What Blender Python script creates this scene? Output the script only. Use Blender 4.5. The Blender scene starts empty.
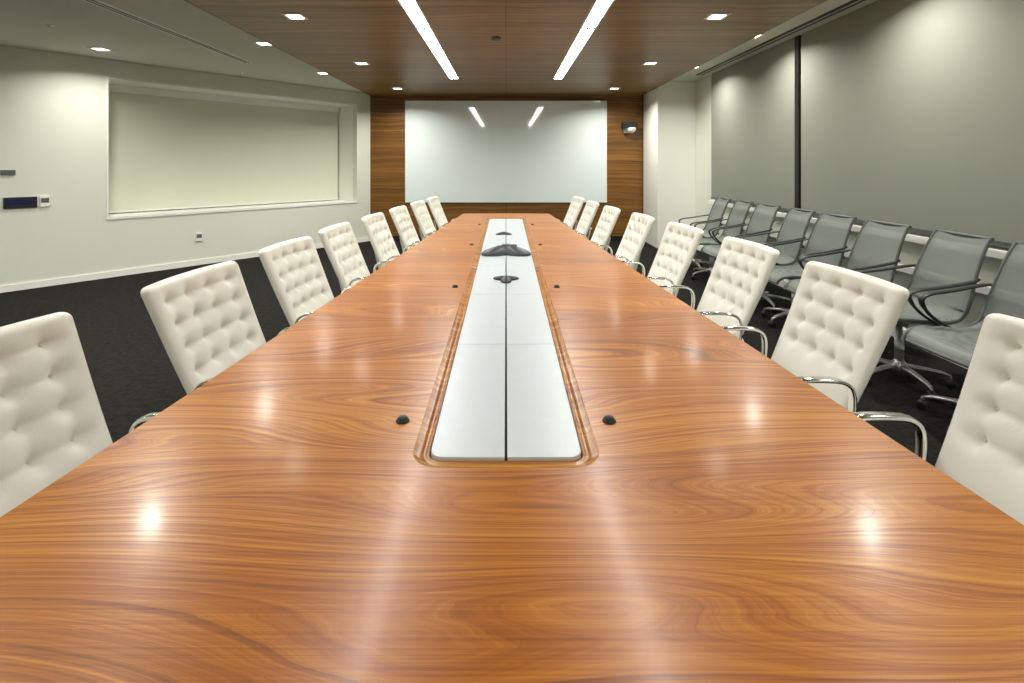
import bpy, bmesh, math, random
from mathutils import Vector, Matrix
random.seed(4)
S = bpy.context.scene
COL = S.collection
PI = math.pi

# ------------------------------------------------------------ materials
def srgb(r, g, b):
    def f(c):
        c /= 255.0
        return c/12.92 if c <= .04045 else ((c+.055)/1.055)**2.4
    return (f(r), f(g), f(b), 1)

def mat(name, col, rough=.5, metal=0, bump=0, bscale=50, coat=0, var=0, vscale=5, spec=None):
    m = bpy.data.materials.new(name); m.use_nodes = True
    N = m.node_tree.nodes; L = m.node_tree.links
    b = N['Principled BSDF']
    b.inputs['Base Color'].default_value = col
    b.inputs['Roughness'].default_value = rough
    b.inputs['Metallic'].default_value = metal
    b.inputs['Coat Weight'].default_value = coat
    if spec is not None: b.inputs['Specular IOR Level'].default_value = spec
    tc = N.new('ShaderNodeTexCoord')
    if var:
        n = N.new('ShaderNodeTexNoise'); n.inputs['Scale'].default_value = vscale; n.inputs['Detail'].default_value = 4
        L.new(tc.outputs['Object'], n.inputs['Vector'])
        mx = N.new('ShaderNodeMix'); mx.data_type = 'RGBA'
        mx.inputs[6].default_value = tuple(c*(1-var) for c in col[:3])+(1,)
        mx.inputs[7].default_value = tuple(min(1, c*(1+var)) for c in col[:3])+(1,)
        L.new(n.outputs['Fac'], mx.inputs[0]); L.new(mx.outputs[2], b.inputs['Base Color'])
    if bump:
        n = N.new('ShaderNodeTexNoise'); n.inputs['Scale'].default_value = bscale; n.inputs['Detail'].default_value = 3
        L.new(tc.outputs['Object'], n.inputs['Vector'])
        bp = N.new('ShaderNodeBump'); bp.inputs['Strength'].default_value = bump; bp.inputs['Distance'].default_value = .01
        L.new(n.outputs['Fac'], bp.inputs['Height']); L.new(bp.outputs['Normal'], b.inputs['Normal'])
    return m

def emis(name, col, s):
    m = bpy.data.materials.new(name); m.use_nodes = True
    b = m.node_tree.nodes['Principled BSDF']
    b.inputs['Base Color'].default_value = (0.8, .8, .8, 1)
    b.inputs['Emission Color'].default_value = col
    b.inputs['Emission Strength'].default_value = s
    return m

def wood(name, dark, mid, light, across='Y', K=40, A=9, ns=2.2, rough=.3, coat=0, joint=0, jaxis='Y', fine=260, seed=0.0, streak=.3, fx=1.4, lo=.36, hi=.70, ring=.12, spec=.5, sx1=1.3, A2=0, ns2=5):
    """veneer: irregular growth lines = 1-D noise evaluated along a warped across-grain coordinate"""
    m = bpy.data.materials.new(name); m.use_nodes = True
    N = m.node_tree.nodes; L = m.node_tree.links
    b = N['Principled BSDF']
    b.inputs['Coat Weight'].default_value = coat
    b.inputs['Coat Roughness'].default_value = .13
    b.inputs['Specular IOR Level'].default_value = spec
    tc = N.new('ShaderNodeTexCoord'); sp = N.new('ShaderNodeSeparateXYZ')
    L.new(tc.outputs['Object'], sp.inputs[0])
    gx = sp.outputs['X']; ac = sp.outputs[across]
    def M(op, a, c, d=None):
        n = N.new('ShaderNodeMath'); n.operation = op
        for i, v in enumerate((a, c, d)):
            if v is None: continue
            if isinstance(v, (int, float)): n.inputs[i].default_value = v
            else: L.new(v, n.inputs[i])
        return n.outputs[0]
    def noise(sx, sa, det=2, off=0.0, rgh=.5, src=None):
        c = N.new('ShaderNodeCombineXYZ')
        L.new(M('MULTIPLY', gx, sx), c.inputs[0]); L.new(M('MULTIPLY', ac if src is None else src, sa), c.inputs[1]); c.inputs[2].default_value = off+seed
        n = N.new('ShaderNodeTexNoise'); n.inputs['Scale'].default_value = 1; n.inputs['Detail'].default_value = det
        n.inputs['Roughness'].default_value = rgh
        L.new(c.outputs[0], n.inputs['Vector']); return n.outputs['Fac']
    n1 = noise(sx1, ns, .5)
    n2 = noise(3.0, 26, 2, 4.2)
    warp = M('ADD', M('MULTIPLY', n1, A*2), M('MULTIPLY', n2, .8))
    if A2: warp = M('ADD', warp, M('MULTIPLY', M('POWER', noise(1.0, ns2, .3, 12.4), 2.0), A2*2))
    ph = M('ADD', M('MULTIPLY', ac, K), warp)
    g = noise(.12, 1.0, 4.5, 1.3, .72, ph)      # irregular lines
    saw = M('FRACT', M('MULTIPLY', ph, .8), 0)
    s = M('MULTIPLY', M('POWER', saw, 5.0), noise(.7, 7, 1, 7.7))
    f = noise(fx, fine, 3, 9.1, .65)
    f3 = noise(.35, 3.4, 2, 5.1, .5)
    v = M('ADD', M('ADD', M('MULTIPLY', g, .74), M('MULTIPLY', s, ring)), M('ADD', M('MULTIPLY', M('SUBTRACT', f, .5), streak), M('MULTIPLY', f3, .22)))
    r = N.new('ShaderNodeValToRGB'); L.new(v, r.inputs[0])
    e = r.color_ramp.elements
    e[0].position = lo; e[0].color = light
    e[1].position = hi; e[1].color = dark
    k = r.color_ramp.elements.new(lo+(hi-lo)*.42); k.color = mid
    out = r.outputs[0]
    if joint:
        j = M('PINGPONG', sp.outputs[jaxis], joint)
        jm = M('GREATER_THAN', j, .004)
        mx = N.new('ShaderNodeMix'); mx.data_type = 'RGBA'
        mx.inputs[6].default_value = tuple(c*.3 for c in dark[:3])+(1,)
        L.new(jm, mx.inputs[0]); L.new(out, mx.inputs[7]); out = mx.outputs[2]
    L.new(out, b.inputs['Base Color'])
    bp = N.new('ShaderNodeBump'); bp.inputs['Strength'].default_value = .05; bp.inputs['Distance'].default_value = .004
    L.new(f, bp.inputs['Height']); L.new(bp.outputs['Normal'], b.inputs['Normal'])
    L.new(M('ADD', M('MULTIPLY', f, .14), rough-.07), b.inputs['Roughness'])
    return m

M_wall = mat('wall_paint', srgb(220, 225, 211), .75, bump=.05, bscale=180)
M_colm = mat('column_paint', srgb(240, 243, 234), .7)
M_ceil = mat('ceiling_paint', srgb(206, 210, 197), .9, bump=.08, bscale=260)
M_white = mat('white_trim', srgb(238, 240, 234), .5)
M_black = mat('black_trim', srgb(18, 19, 18), .45)
M_carp = mat('carpet', srgb(32, 32, 30), .98, bump=.9, bscale=60, var=.95, vscale=26, spec=.1)
M_shade = mat('shade_fabric', srgb(138, 143, 131), .8, bump=.25, bscale=500, var=.06, vscale=400)
M_screen = mat('screen_fabric', srgb(217, 220, 202), .85)
M_board = mat('glass_board', srgb(230, 242, 241), .06, coat=.6)
M_steel = mat('brushed_aluminium', srgb(216, 226, 230), .36, .15, var=.03, vscale=40)
M_chrome = mat('chrome', srgb(225, 225, 222), .1, 1)
M_alu = mat('cast_aluminium', srgb(190, 192, 190), .3, .9)
M_leather = mat('white_leather', srgb(246, 247, 236), .33, bump=.06, bscale=220)
M_dark = mat('dark_plastic', srgb(30, 32, 34), .4)
M_grey = mat('grey_plastic', srgb(90, 96, 93), .45)
M_blue = mat('panel_display', srgb(24, 32, 80), .2)
M_tablew = wood('table_walnut', srgb(66, 28, 3), srgb(176, 102, 20), srgb(212, 144, 48), 'Y', K=74, A=6, ns=1.6, rough=.30, coat=.12, lo=.34, hi=.73, spec=.45, sx1=1.0, A2=16, ns2=4.6, seed=2.3)
M_rimw = wood('table_rim_wood', srgb(110, 62, 10), srgb(166, 102, 26), srgb(200, 140, 56), 'Y', K=30, A=4, rough=.24, coat=.1, ring=.05, streak=.15)
M_wallw = wood('wall_walnut', srgb(52, 31, 9), srgb(112, 74, 26), srgb(146, 102, 44), 'Z', K=44, A=2.5, rough=.4, joint=.62, jaxis='X', seed=3, fine=200)
M_ceilw = wood('ceiling_walnut', srgb(72, 50, 22), srgb(130, 98, 50), srgb(160, 124, 72), 'Y', K=16, A=1.2, ns=2, rough=.42, fine=80, seed=7, streak=.4, joint=1.23, jaxis='X', fx=.5)
M_strip = emis('strip_diffuser', (1, .98, .93, 1), 21)
M_lamp = emis('downlight_diffuser', (1, .96, .9, 1), 6)

M_mesh = bpy.data.materials.new('chair_mesh'); M_mesh.use_nodes = True
N = M_mesh.node_tree.nodes; L = M_mesh.node_tree.links
pb = N['Principled BSDF']; pb.inputs['Base Color'].default_value = srgb(112, 119, 114); pb.inputs['Roughness'].default_value = .6
tr = N.new('ShaderNodeBsdfTransparent'); mx = N.new('ShaderNodeMixShader')
tc = N.new('ShaderNodeTexCoord'); wv = N.new('ShaderNodeTexWave'); wv.bands_direction = 'Z'; wv.inputs['Scale'].default_value = 60
L.new(tc.outputs['Object'], wv.inputs['Vector'])
mp = N.new('ShaderNodeMapRange'); mp.inputs[3].default_value = .72; mp.inputs[4].default_value = .95
L.new(wv.outputs['Fac'], mp.inputs[0]); L.new(mp.outputs[0], mx.inputs[0])
L.new(tr.outputs[0], mx.inputs[1]); L.new(pb.outputs[0], mx.inputs[2]); L.new(mx.outputs[0], N['Material Output'].inputs[0])

# ------------------------------------------------------------ geometry helpers
class B:
    def __init__(s): s.bm = bmesh.new(); s.mats = []
    def mi(s, m):
        if m not in s.mats: s.mats.append(m)
        return s.mats.index(m)
    def box(s, x0, x1, y0, y1, z0, z1, m, M=None):
        i = s.mi(m)
        vs = [s.bm.verts.new((x, y, z)) for x in (x0, x1) for y in (y0, y1) for z in (z0, z1)]
        if M is not None:
            for v in vs: v.co = M @ v.co
        for f in ((0,1,3,2),(4,6,7,5),(0,4,5,1),(2,3,7,6),(0,2,6,4),(1,5,7,3)):
            s.bm.faces.new([vs[k] for k in f]).material_index = i
    def rings(s, rings, m, cap=True, smooth=True, closed=False):
        i = s.mi(m)
        R = [[s.bm.verts.new(p) for p in r] for r in rings]
        n = len(R[0])
        cnt = len(R) if closed else len(R)-1
        for a in range(cnt):
            A_, B_ = R[a], R[(a+1) % len(R)]
            for k in range(n):
                f = s.bm.faces.new((A_[k], A_[(k+1) % n], B_[(k+1) % n], B_[k])); f.material_index = i; f.smooth = smooth
        if cap and not closed:
            f = s.bm.faces.new(R[0][::-1]); f.material_index = i
            f = s.bm.faces.new(R[-1]); f.material_index = i
        return R
    def lathe(s, prof, m, c=(0,0,0), n=24, M=None):
        rs = []
        for r, z in prof:
            ring = []
            for k in range(n):
                a = 2*PI*k/n
                p = Vector((r*math.cos(a), r*math.sin(a), z))
                if M is not None: p = M @ p
                ring.append(p+Vector(c))
            rs.append(ring)
        s.rings(rs, m)
    def sweep(s, pts, w, h, m, closed=False, n=10, up=(0,1,0), p=2.6):
        P = [Vector(q) for q in pts]; up = Vector(up); rs = []
        for a in range(len(P)):
            if closed: t = P[(a+1) % len(P)]-P[a-1]
            else: t = P[min(a+1, len(P)-1)]-P[max(a-1, 0)]
            t.normalize(); side = up-t*up.dot(t)
            side.normalize(); nn = t.cross(side)
            ww = w[a] if isinstance(w, (list, tuple)) else w
            hh = h[a] if isinstance(h, (list, tuple)) else h
            ring = []
            for k in range(n):
                an = 2*PI*(k+.5)/n; c, q = math.cos(an), math.sin(an)
                ring.append(P[a]+side*ww*math.copysign(abs(c)**(2/p), c)+nn*hh*math.copysign(abs(q)**(2/p), q))
            rs.append(ring)
        s.rings(rs, m, closed=closed)
    def obj(s, name, parent=None, loc=None, bevel=0):
        me = s.mesh(name)
        return place(name, me, parent, loc, bevel)
    def mesh(s, name):
        bmesh.ops.recalc_face_normals(s.bm, faces=s.bm.faces)
        me = bpy.data.meshes.new(name); s.bm.to_mesh(me); s.bm.free()
        for m in s.mats: me.materials.append(m)
        return me
def place(name, me, parent=None, loc=None, bevel=0):
    o = bpy.data.objects.new(name, me); COL.objects.link(o)
    if parent: o.parent = parent
    if loc: o.location = loc
    if bevel:
        b = o.modifiers.new('bevel', 'BEVEL'); b.width = bevel; b.segments = 3; b.limit_method = 'ANGLE'
    return o
def empty(name, loc=(0,0,0), rz=0):
    e = bpy.data.objects.new(name, None); COL.objects.link(e); e.empty_display_size = .2
    e.location = loc; e.rotation_euler = (0, 0, rz); return e

def smooth_path(pts, it=3, closed=False):
    P = [Vector(p) for p in pts]
    for _ in range(it):
        Q = []
        n = len(P)
        if not closed: Q.append(P[0])
        for i in range(n if closed else n-1):
            a, b = P[i], P[(i+1) % n]
            Q += [a*.75+b*.25, a*.25+b*.75]
        if not closed: Q.append(P[-1])
        P = Q
    return P

# ------------------------------------------------------------ room
D = 9.1; YB = -3.0; XR = 3.13; ZL = 2.67; ZW = 2.645; ZR = 2.75; WX = 2.47
b = B(); b.box(-7.5, 3.6, YB-.2, D+.8, -.1, 0, M_carp); b.obj('floor')
b = B(); b.box(-WX-.02, WX+.06, D, D+.15, 0, 2.9, M_wallw); b.obj('wall_back')
b = B()
b.box(XR, XR+.2, YB, D+.15, 0, 2.9, M_wall)
b.obj('wall_right')
b = B(); b.box(WX+.03, XR, 8.25, D, 0, ZR+.1, M_colm); b.obj('column', bevel=.006)
b = B(); b.box(-7.5, XR+.2, YB-.15, YB, 0, 2.9, M_wall); b.obj('wall_front')
P0 = Vector((-5.47, 5.39, 0)); P1 = Vector((-WX, D, 0)); dr = (P1-P0).normalized(); nrm = Vector((-dr.y, dr.x, 0))
ML = Matrix(((dr.x, nrm.x, 0, P0.x), (dr.y, nrm.y, 0, P0.y), (0, 0, 1, 0), (0, 0, 0, 1)))
LEN = (P1-P0).length
t0, t1, rz0, rz1, rd = .945, 4.49, .73, 2.45, .62
b = B()
b.box(-2.0, t0, 0, .12, 0, 2.8, M_wall, ML)
b.box(t1, LEN, 0, .12, 0, 2.8, M_wall, ML)
b.box(t0, t1, 0, .12, 0, rz0, M_wall, ML)
b.box(t0, t1, 0, .12, rz1, 2.8, M_wall, ML)
b.box(t0-.05, t1+.05, rd, rd+.06, rz0-.05, rz1+.05, M_colm, ML)
b.box(t0-.05, t0, .121, rd, rz0-.05, rz1+.05, M_colm, ML)
b.box(t1, t1+.05, .121, rd, rz0-.05, rz1+.05, M_colm, ML)
b.box(t0, t1, .121, rd, rz0-.05, rz0, M_colm, ML)
b.box(t0, t1, .121, rd, rz1, rz1+.05, M_colm, ML)
b.obj('wall_left')
ex = ML @ Vector((-2.0, 0, 0))
b = B(); b.box(ex.x-.15, ex.x, YB, ex.y+.1, 0, 2.8, M_wall); b.obj('wall_side')
b = B(); b.box(t0-.0, t1, -.012, .02, rz0-.02, rz0+.012, M_white, ML)
b.box(t0, t1, -.012, .01, rz1-.012, rz1+.01, M_white, ML)
b.box(t0-.015, t0+.003, -.012, .01, rz0-.02, rz1+.01, M_white, ML); b.obj('trim_1')
b = B(); b.box(t0+.03, t1-.02, rd-.05, rd-.04, rz0+.03, rz1-.1, M_screen, ML)
b.box(t0+.01, t1-.01, rd-.1, rd-.01, rz1-.1, rz1-.005, M_white, ML)
b.box(t0+.03, t1-.02, rd-.055, rd-.035, rz0+.015, rz0+.035, M_white, ML); b.obj('roller_shade')
b = B(); b.box(-2, LEN, -.014, 0, 0, .075, M_colm, ML); b.obj('baseboard_left')
b = B(); b.box(XR-.014, XR, YB, 8.25, 0, .09, M_colm); b.obj('baseboard_right')
b = B(); b.box(-WX, WX, D-.014, D, 0, .09, M_black); b.obj('baseboard_back')
b = B(); b.box(-7.5, -WX, YB-.2, D+.6, ZL, ZL+.1, M_ceil); b.obj('ceiling')
b = B(); b.box(WX, XR+.2, YB-.2, D+.2, ZR, ZR+.1, M_ceil); b.obj('ceiling')
b = B(); b.box(-WX, WX, YB-.2, D+.15, ZW, ZW+.12, M_ceilw)
b.box(-WX-.004, -WX, YB, D, ZW-.001, ZL, M_black); b.obj('ceiling_wood')

# strip lights
for sx in (-.755, .755):
    e = empty('linear_ceiling_light', (sx, 0, ZW))
    b = B(); y0, y1 = 1.9, 7.28; q = .058; r = .072
    b.box(-r, -q, y0-.015, y1+.015, -.012, 0, M_white)
    b.box(q, r, y0-.015, y1+.015, -.012, 0, M_white)
    b.box(-r, r, y0-.015, y0, -.012, 0, M_white)
    b.box(-r, r, y1, y1+.015, -.012, 0, M_white)
    n = 4; sg = (y1-y0)/n
    for i in range(1, n): b.box(-q, q, y0+i*sg-.02, y0+i*sg+.02, -.012, 0, M_grey)
    b.box(-.006, .006, y0, y1, -.012, 0, M_grey)
    b.obj('housing', e)
    b = B(); b.box(-q, q, y0, y1, -.005, -.001, M_strip); b.obj('diffuser', e)

def downlight(x, y, z, W=11):
    e = empty('recessed_downlight', (x, y, z))
    b = B(); r, q = .085, .06
    b.box(-r, r, -r, -q, -.008, 0, M_white); b.box(-r, r, q, r, -.008, 0, M_white)
    b.box(-r, -q, -q, q, -.008, 0, M_white); b.box(q, r, -q, q, -.008, 0, M_white)
    b.obj('trim_ring', e)
    b = B(); b.box(-q, q, -q, q, -.004, -.001, M_lamp); b.obj('lens', e)
    ld = bpy.data.lights.new('downlight_bulb', 'AREA'); ld.shape = 'SQUARE'; ld.size = .11; ld.energy = W; ld.color = (1, .96, .88)
    ld.spread = math.radians(150)
    lo = bpy.data.objects.new('bulb', ld); COL.objects.link(lo); lo.parent = e; lo.location = (0, 0, -.014)
for y in (.2, 2.2, 4.25, 6.2, 8.25):
    for x in (-1.79, 1.79): downlight(x, y, ZW, 2.5 if y < 5 else (6 if y < 7 else 18))
for y in (1.9, 3.6, 5.3, 7.0):
    downlight(-2.56, y, ZL, 17); downlight(2.62, y, ZR, 15)
for x, y in ((-4.5, 5.55), (-4.5, 3.3), (-4.5, .8), (-4.5, -1.4), (0, -1.6), (1.8, -1.6)):  # all but the first are unseen lamps, added to fill the room with light
    downlight(x, y, ZL if x < -2 else ZW, 27 if y < 5 else 14)

b = B(); b.box(-3.30, -3.19, 1.0, 6.3, ZL-.006, ZL, M_white)
b.box(-3.275, -3.255, 1.02, 6.28, ZL-.008, ZL-.005, M_black); b.box(-3.235, -3.215, 1.02, 6.28, ZL-.008, ZL-.005, M_black); b.obj('air_diffuser')
b = B(); b.box(2.88, 2.98, -1, 7.6, ZR-.006, ZR, M_black)
b.box(2.925, 2.935, -1, 7.6, ZR-.009, ZR-.004, M_white); b.obj('slot_diffuser')
b = B(); b.lathe([(.05, 0), (.05, -.02), (.03, -.035), (.001, -.036)], M_grey); b.obj('smoke_detector', loc=(-.1, 4.96, ZW))
for x, y in ((-4.2, 4.6), (-3.7, 7.0)):
    b = B(); b.lathe([(.035, 0), (.035, -.006), (.012, -.01), (.012, -.03), (.001, -.031)], M_white); b.obj('fire_sprinkler', loc=(x, y, ZL))

def shade(y0, y1):
    e = empty('roller_window_shade', (XR, 0, 0))
    b = B(); b.box(-.05, -.044, y0, y1, .90, ZR-.03, M_shade); b.obj('fabric', e)
    b = B(); b.box(-.058, -.036, y0, y1, .875, .905, M_grey); b.obj('bottom_bar', e)
    b = B(); b.box(-.04, -.001, y0, y1, ZR-.1, ZR-.001, M_shade); b.obj('cassette', e)
shade(5.33, 7.5); shade(1.6, 5.22); shade(-2.6, 1.5)
b = B(); b.box(XR-.065, XR, 5.24, 5.31, .80, ZR-.01, M_black); b.obj('trim_2')
b = B(); b.box(XR-.075, XR, YB, 7.55, .80, .85, M_colm); b.box(XR-.055, XR, YB, 7.55, .55, .60, M_white); b.obj('window_sill')

b = B(); b.box(-1.83, 1.83, D-.035, D-.02, .70, 2.545, M_board); o = b.obj('glass_whiteboard', bevel=.003)
b = B()
for x in (-1.6, 0, 1.6):
    b.box(x-.03, x+.03, D-.02, D-.001, .9, 1.0, M_alu); b.box(x-.03, x+.03, D-.02, D-.001, 2.3, 2.4, M_alu)
b.obj('standoffs', o)

e = empty('wall_security_camera', (2.22, D, 2.05))
b = B(); b.box(-.09, .09, -.03, 0, -.09, .1, M_white); b.box(-.13, .13, -.18, -.03, -.01, .10, M_dark); b.obj('housing', e, bevel=.01)
b = B(); b.lathe([(.001, -.07), (.05, -.06), (.075, -.03), (.085, .0), (.085, .02)], M_white, (.03, -.12, -.02)); b.obj('dome', e)

def wallbox(name, t, z, w, h, m, extra=None):
    e_ = B(); e_.box(t-w/2, t+w/2, -.018, 0, z-h/2, z+h/2, m, ML)
    if extra: e_.box(t-w*.42, t+w*.42, -.021, -.017, z-h*.12, z+h*.30, extra, ML)
    return e_.obj(name)
wallbox('control_panel', .17, .965, .27, .12, M_dark, M_blue)
wallbox('thermostat', .07, 1.30, .12, .05, M_grey)
wallbox('light_switch', .37, .97, .08, .12, M_white, M_grey)
wallbox('power_outlet', 1.95, .39, .075, .12, M_white, M_grey)

# ------------------------------------------------------------ table
T0, T1, ZT, TH = .30, 6.58, .74, .04
def hw(y): return .98-.0625*y
b = B(); bm = b.bm
def loop(pts, z): return [bm.verts.new((x, y, z)) for x, y in pts]
outer = []
nseg = 24
for i in range(nseg+1):
    y = T0+(T1-T0)*i/nseg; outer.append((hw(y), y))
for i in range(1, 12):
    u = i/12; x = hw(T1)*(1-2*u); outer.append((x, T1+.05*(1-(x/hw(T1))**2)))
for i in range(nseg+1):
    y = T1-(T1-T0)*i/nseg; outer.append((-hw(y), y))
def off(pts, d):
    out = []
    for x, y in pts:
        out.append((x-math.copysign(d, x) if abs(x) > .02 else x, y+(d if y < 1 else 0)-(d if y > T1-.001 else 0)))
    return out
def inlay(h0, h1, ya, yb, r, n=8):
    pts = []
    for cx, cy, a0 in ((1, 1, 0), (-1, 1, 90), (-1, -1, 180), (1, -1, 270)):
        h = h1 if cy > 0 else h0; y = yb if cy > 0 else ya
        for k in range(n+1):
            a = math.radians(a0+90*k/n)
            pts.append((cx*(h-r)+r*math.cos(a), y-cy*r+r*math.sin(a)))
    return pts
IY0, IY1 = 1.095, 5.95
Ltop = loop(off(outer, .005), ZT); Lmid = loop(outer, ZT-.006); Llow = loop(outer, ZT-.022); Lbot = loop(off(outer, .05), ZT-TH)
mi_ = b.mi(M_tablew); n = len(Ltop)
for A_, B_ in ((Ltop, Lmid), (Lmid, Llow), (Llow, Lbot)):
    for k in range(n):
        f = bm.faces.new((A_[k], A_[(k+1) % n], B_[(k+1) % n], B_[k])); f.material_index = mi_
bm.faces.new(Lbot).material_index = mi_
def ringz(d, z): return loop(inlay(.170+d, .195+d, IY0-d, IY1+d, .030+d*.9), z)
H = [ringz(.038, ZT), ringz(.034, ZT-.0015), ringz(.026, ZT-.006), ringz(.016, ZT-.009), ringz(.008, ZT-.009), ringz(.003, ZT-.006), ringz(.002, ZT-.02)]
ri = b.mi(M_rimw); n = len(H[0])
for A_, B_ in zip(H, H[1:]):
    for k in range(n):
        f = bm.faces.new((A_[k], A_[(k+1) % n], B_[(k+1) % n], B_[k])); f.material_index = ri; f.smooth = True
f = bm.faces.new(H[-1]); f.material_index = b.mi(M_black)
edges = []
for Lp in (Ltop, H[0]):
    for k in range(len(Lp)): edges.append(bm.edges.get((Lp[k], Lp[(k+1) % len(Lp)])))
r = bmesh.ops.triangle_fill(bm, edges=edges, use_beauty=True, use_dissolve=False)
for g in r['geom']:
    if isinstance(g, bmesh.types.BMFace): g.material_index = mi_
table = empty('conference_table')
b.obj('table_top', table)
def panels():
    b = B(); N_ = 7; pitch = (IY1-IY0)/N_
    for k in range(N_):
        ya, yb = IY0+k*pitch+.0015, IY0+(k+1)*pitch-.0015
        for sg in (-1, 1):
            def h(y): return .1685+.025*(y-IY0)/(IY1-IY0)
            pts = [(.003, ya), (h(ya), ya), (h(yb), yb), (.003, yb)]
            if k == 0:
                rr = .03; pts = [(.003, ya)]+[(h(ya)-rr+rr*math.sin(a), ya+rr-rr*math.cos(a)) for a in [PI/2*q/6 for q in range(7)]]+[(h(yb), yb), (.003, yb)]
            if k == N_-1:
                rr = .03; pts = [(.003, ya), (h(ya), ya)]+[(h(yb)-rr+rr*math.cos(a), yb-rr+rr*math.sin(a)) for a in [PI/2*q/6 for q in range(7)]]+[(.003, yb)]
            pts = [(sg*x, y) for x, y in pts]
            if sg < 0: pts = pts[::-1]
            b.rings([[(x, y, ZT-.019) for x, y in pts], [(x, y, ZT-.0005) for x, y in pts]], M_steel, smooth=False)
    return b.obj('aluminium_inlay', table, bevel=.0012)
panels()
for y in (1.5, 3.4, 5.3):
    b = B(); b.box(-.24, .24, y-.35, y+.35, .0, ZT-TH, M_tablew); b.box(-.27, .27, y-.38, y+.38, 0, .05, M_black); b.obj('pedestal', table)

for y in (1.25, 2.62, 4.0, 5.35):
    for s in (-1, 1):
        b = B(); b.lathe([(.017, 0), (.017, .003), (.0135, .004), (.013, .008), (.010, .011), (.001, .012)], M_dark, n=20)
        b.obj('table_microphone', loc=(s*(.258+.006*(y-1.25)), y, ZT))

def trilobe(name, x, y, R, hh, m, rz=0, screen=False):
    e = empty(name, (x, y, ZT+.0003), rz)
    b = B(); rs = []
    for sc, z in ((.97, 0), (1, .15), (.97, .3), (.85, .5), (.6, .75), (.35, .95), (.1, 1)):
        ring = []
        for k in range(48):
            a = 2*PI*k/48; q = abs(math.cos(1.5*a))
            r_ = R*(.42+.58*q**2.2)
            ring.append((sc*r_*math.cos(a), sc*r_*math.sin(a), z*hh))
        rs.append(ring)
    b.rings(rs, m); b.obj('body', e)
    if screen:
        b = B()
        b.box(-.035, .035, -.03, .03, hh-.006, hh+.003, M_grey); b.obj('display', e, bevel=.003)
        b = B(); b.lathe([(.03, hh*.8), (.03, hh*1.04), (.026, hh*1.07), (.001, hh*1.07)], M_dark, (.0, -.05, -.004)); b.obj('speaker', e)
    return e
M_phone = mat('phone_plastic', srgb(62, 70, 74), .35)
trilobe('conference_phone', .0, 3.62, .20, .062, M_phone, PI/2, True)
trilobe('microphone_pod', .0, 2.78, .082, .022, M_dark, -PI/2)
trilobe('microphone_pod', -.02, 4.62, .085, .022, M_dark, PI/2)

# ------------------------------------------------------------ white tufted chair (faces +X)
def back_mesh():
    b = B(); bm = b.bm; nu, nv = 64, 76
    z0, Hh = .47, .485
    WB, WT = .232, .036
    cols = (-.66, -.22, .22, .66); rows = (.85, .68, .51, .34)
    btn = [(u, v) for u in cols for v in rows]
    W_ = .25
    def base(u, v):
        w = WB+WT*v
        r_t, r_b = .028, .04
        dt, db = (1-v)*Hh, v*Hh
        if dt < r_t: w = w-r_t+math.sqrt(max(0, r_t**2-(r_t-dt)**2))
        if db < r_b: w = w-r_b+math.sqrt(max(0, r_b**2-(r_b-db)**2))
        x = -.185-.175*v**1.15+.035*(1-v)**3
        return x+.028*abs(u)**2.2, u*w, z0+Hh*v, w
    def front(u, v):
        x, y, z, w = base(u, v)
        eu = max(0, 1-abs(u)**10)**.5; dv = min(v, 1-v)*Hh
        ev = min(1, dv/.024); ev = math.sqrt(max(0, 1-(1-ev)**2))
        th = .034*eu*ev
        d = 0
        for bu, bv in btn:
            dy = (u-bu)*W_; dz = (v-bv)*Hh
            rr = math.hypot(dy, dz)
            d += .015*math.exp(-(rr/.012)**2)+.015*math.exp(-(rr/.030)**2)
        inz = 1 if rows[-1] <= v <= rows[0] else math.exp(-((min(abs(v-rows[-1]), abs(v-rows[0])))*Hh/.03)**2)
        for bu in cols:
            d += .0020*math.exp(-abs((u-bu)*W_)/.009)*inz
        for bv in rows:
            d += .0052*math.exp(-abs((v-bv)*Hh)/.009)*(1 if abs(u) < .66 else math.exp(-((abs(u)-.66)*W_/.04)**2))
        return (x+th-d*eu*ev, y, z+.25*(th-d*eu*ev))
    def rear(u, v):
        x, y, z, w = base(u, v)
        eu = max(0, 1-abs(u)**10)**.5; dv = min(v, 1-v)*Hh
        ev = min(1, dv/.02); ev = math.sqrt(max(0, 1-(1-ev)**2))
        return (x-.018*eu*ev, y, z)
    us = [math.sin((-1+2*i/nu)*PI/2)*.35+(-1+2*i/nu)*.65 for i in range(nu+1)]
    vs = [(.5-.5*math.cos(PI*j/nv))*.35+(j/nv)*.65 for j in range(nv+1)]
    F = [[bm.verts.new(front(u, v)) for u in us] for v in vs]
    R = [[bm.verts.new(rear(u, v)) for u in us] for v in vs]
    i = b.mi(M_leather)
    for G, fl in ((F, 0), (R, 1)):
        for a in range(nv):
            for c in range(nu):
                q = (G[a][c], G[a][c+1], G[a+1][c+1], G[a+1][c])
                f = bm.faces.new(q if not fl else q[::-1]); f.material_index = i; f.smooth = True
    bmesh.ops.remove_doubles(bm, verts=bm.verts, dist=.0006)
    for bu, bv in btn:
        p = front(bu, bv)
        b.lathe([(.001, -.004), (.008, -.002), (.009, .001), (.006, .004), (.001, .005)], M_leather, (p[0]+.003, p[1], p[2]), n=12, M=Matrix.Rotation(PI/2-.33, 4, 'Y'))
    return b.mesh('back')
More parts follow.
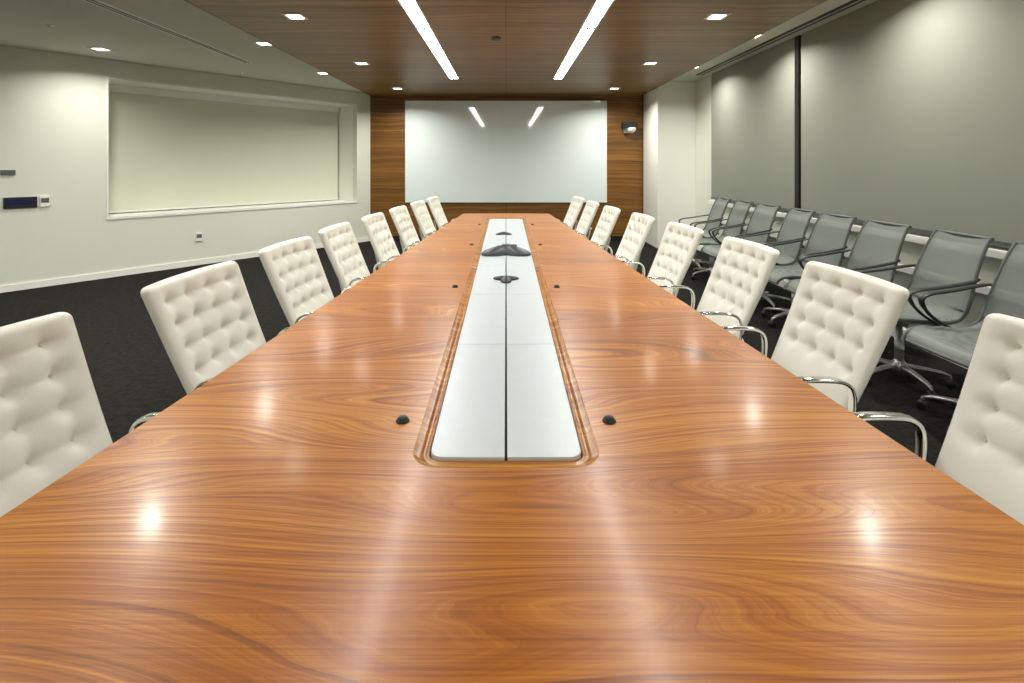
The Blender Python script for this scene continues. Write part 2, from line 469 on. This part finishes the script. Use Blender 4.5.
def pad_mesh(x0, x1, hy, z0, z1, m, p=5, tilt=0):
    b = B(); rs = []
    cx, hx = (x0+x1)/2, (x1-x0)/2
    prof = [(.90, 0), (.97, .12), (1, .35), (1, .6), (.97, .82), (.90, .94), (.75, 1), (.4, 1.02), (.05, 1.02)]
    for sc, zz in prof:
        ring = []
        for k in range(56):
            a = 2*PI*k/56; c, s_ = math.cos(a), math.sin(a)
            ring.append((cx+sc*hx*math.copysign(abs(c)**(2/p), c), sc*hy*math.copysign(abs(s_)**(2/p), s_), z0+(z1-z0)*zz))
        rs.append(ring)
    b.rings(rs, m); return b
def star_base(b, m, R=.30, hub_top=.42, wheels=M_dark):
    b.lathe([(.04, .06), (.045, .075), (.045, .115), (.03, .13), (.028, .14)], m)
    b.lathe([(.026, .13), (.026, .28), (.018, .281), (.018, hub_top)], M_alu)
    for k in range(5):
        a = 2*PI*k/5+.3; c, s_ = math.cos(a), math.sin(a)
        pts = [(r_*c, r_*s_, z) for r_, z in ((.03, .10), (.12, .098), (.22, .085), (R, .07))]
        b.sweep(pts, [.024, .02, .016, .013], [.016, .013, .010, .008], m, up=(-s_, c, 0))
        cx, cy = R*c, R*s_
        b.lathe([(.008, .045), (.008, .072)], m, (cx, cy, 0), n=8)
        for s2 in (-1, 1):
            MM = Matrix.Rotation(a, 4, 'Z') @ Matrix.Translation((0, s2*.013, .026)) @ Matrix.Rotation(PI/2, 4, 'X')
            b.lathe([(.001, -.008), (.022, -.008), (.026, -.004), (.026, .004), (.022, .008), (.001, .008)], wheels, (cx, cy, 0), n=16, M=MM)
BACK = back_mesh()
SEAT = pad_mesh(-.21, .26, .245, .425, .505, M_leather).mesh('seat')
b = B()
for s in (-1, 1):
    y = s*.268
    pts = smooth_path([(-.10, y, .43), (-.13, y, .55), (-.12, y, .645), (0, y, .655), (.10, y, .652), (.125, y, .60), (.09, y, .43)], 3)
    b.sweep(pts, .018, .008, M_chrome, up=(0, 1, 0), n=12)
    b.box(-.12, .11, y-.012 if s > 0 else y, y if s > 0 else y+.012, .405, .432, M_chrome)
    b.box(-.06, .0, min(y, s*.05), max(y, s*.05), .405, .42, M_chrome)
ARMS = b.mesh('armrests')
b = B(); star_base(b, M_chrome, .30, .41)
b.box(-.11, .11, -.09, .09, .395, .426, M_dark)
b.sweep(smooth_path([(-.08, 0, .41), (-.22, 0, .41), (-.262, 0, .50), (-.30, 0, .66)], 2), .045, .008, M_chrome, up=(0, 1, 0))
BASE = b.mesh('swivel_base')
def white_chair(x, y, face, jit=0):
    e = empty('tufted_office_chair', (x, y, 0), (0 if face > 0 else PI)+jit)
    for n_, me in (('back', BACK), ('seat', SEAT), ('armrests', ARMS), ('base', BASE)): place(n_, me, e)
LX = [1.34, 1.27, 1.24, 1.23, 1.17, 1.12, 1.06, 1.0]
RX = [1.45, 1.40, 1.37, 1.29, 1.20, 1.10, 1.04, .99]
for i in range(8):
    y = 1.20+.76*i-(.02 if i == 0 else 0)
    j = random.uniform(-.03, .03)
    white_chair(-(LX[i]-.36), y, 1, -.06+j)
    j = random.uniform(-.03, .03)
    white_chair(RX[i]-.36, y, -1, .06+j)

# ------------------------------------------------------------ mesh side chair (faces +X)
raw = [(-.40, .935), (-.36, .87), (-.30, .72), (-.255, .56), (-.21, .465), (-.12, .435), (.05, .445), (.18, .455), (.25, .43), (.27, .39)]
prof = smooth_path([(a, 0, c) for a, c in raw], 3)
def wid(i):
    t = i/(len(prof)-1); return .215-.02*math.cos(t*2*PI)
b = B(); i0 = b.mi(M_mesh); grid = []
for i, p in enumerate(prof):
    w = wid(i); row = []
    for k in range(13):
        u = -1+k/6
        row.append(b.bm.verts.new(p+Vector((0, u*w, 0))+Vector((.02*u*u*(1 if p.z > .5 else 0), 0, .018*u*u*(1 if p.z < .5 else 0)))))
    grid.append(row)
for a in range(len(grid)-1):
    for c in range(12):
        f = b.bm.faces.new((grid[a][c], grid[a][c+1], grid[a+1][c+1], grid[a+1][c])); f.material_index = i0; f.smooth = True
MESHF = b.mesh('mesh_seat_back')
b = B()
for s in (-1, 1):
    b.sweep([p+Vector((.012, s*wid(i), .006)) for i, p in enumerate(prof)], .008, .012, M_grey, up=(0, 1, 0), n=8)
b.sweep([(prof[0].x, q*wid(0), prof[0].z) for q in (-1, -.5, 0, .5, 1)], .012, .012, M_grey, up=(1, 0, 0), n=8)
b.sweep([(prof[-1].x, q*wid(0), prof[-1].z+.008) for q in (-1, 0, 1)], .008, .008, M_grey, up=(1, 0, 0), n=8)
for zz in (.62, .50):
    pi_ = min(range(len(prof)), key=lambda k: abs(prof[k].z-zz) if prof[k].x < -.18 else 9)
    b.sweep([prof[pi_]+Vector((-.025, q*.20, 0)) for q in (-1, -.5, 0, .5, 1)], .012, .006, M_grey, up=(0, 0, 1), n=8)
FRAME = b.mesh('frame')
b = B()
for s in (-1, 1):
    y = s*.25
    pts = smooth_path([(-.30, s*.215, .70), (-.24, y, .69), (-.05, y, .655), (.10, y, .64), (.135, y, .60), (.06, y, .50), (-.08, s*.225, .425), (-.10, s*.16, .40)], 3)
    n = len(pts)
    b.sweep(pts, [.020 if .15 < k/n < .6 else .012 for k in range(n)], .008, M_dark, up=(0, 1, 0), n=10)
ARMS2 = b.mesh('arm_loops')
b = B(); star_base(b, M_alu, .26, .40)
b.box(-.13, .06, -.16, .16, .385, .41, M_alu)
BASE2 = b.mesh('star_base')
for i in range(8):
    y = 2.62+.575*i
    e = empty('mesh_task_chair', (2.50+random.uniform(-.02, .02), y, 0), PI+random.uniform(-.07, .07))
    for n_, me in (('mesh_seat_back', MESHF), ('frame', FRAME), ('arm_loops', ARMS2), ('star_base', BASE2)): place(n_, me, e)

# ------------------------------------------------------------ world, camera
w = bpy.data.worlds.new('world'); S.world = w; w.use_nodes = True
w.node_tree.nodes['Background'].inputs[0].default_value = (.8, .9, .8, 1)
w.node_tree.nodes['Background'].inputs[1].default_value = .3
S.view_settings.view_transform = 'Standard'
S.view_settings.look = 'None'
S.view_settings.exposure = .48
cam = bpy.data.cameras.new('camera'); co = bpy.data.objects.new('camera', cam); COL.objects.link(co)
co.location = (0, 0, 1.38); co.rotation_euler = (PI/2, 0, 0)
cam.sensor_width = 36; cam.lens = 500/1024*36
cam.shift_x = 6/1024; cam.shift_y = -176.5/1024; cam.clip_start = .05
S.camera = co
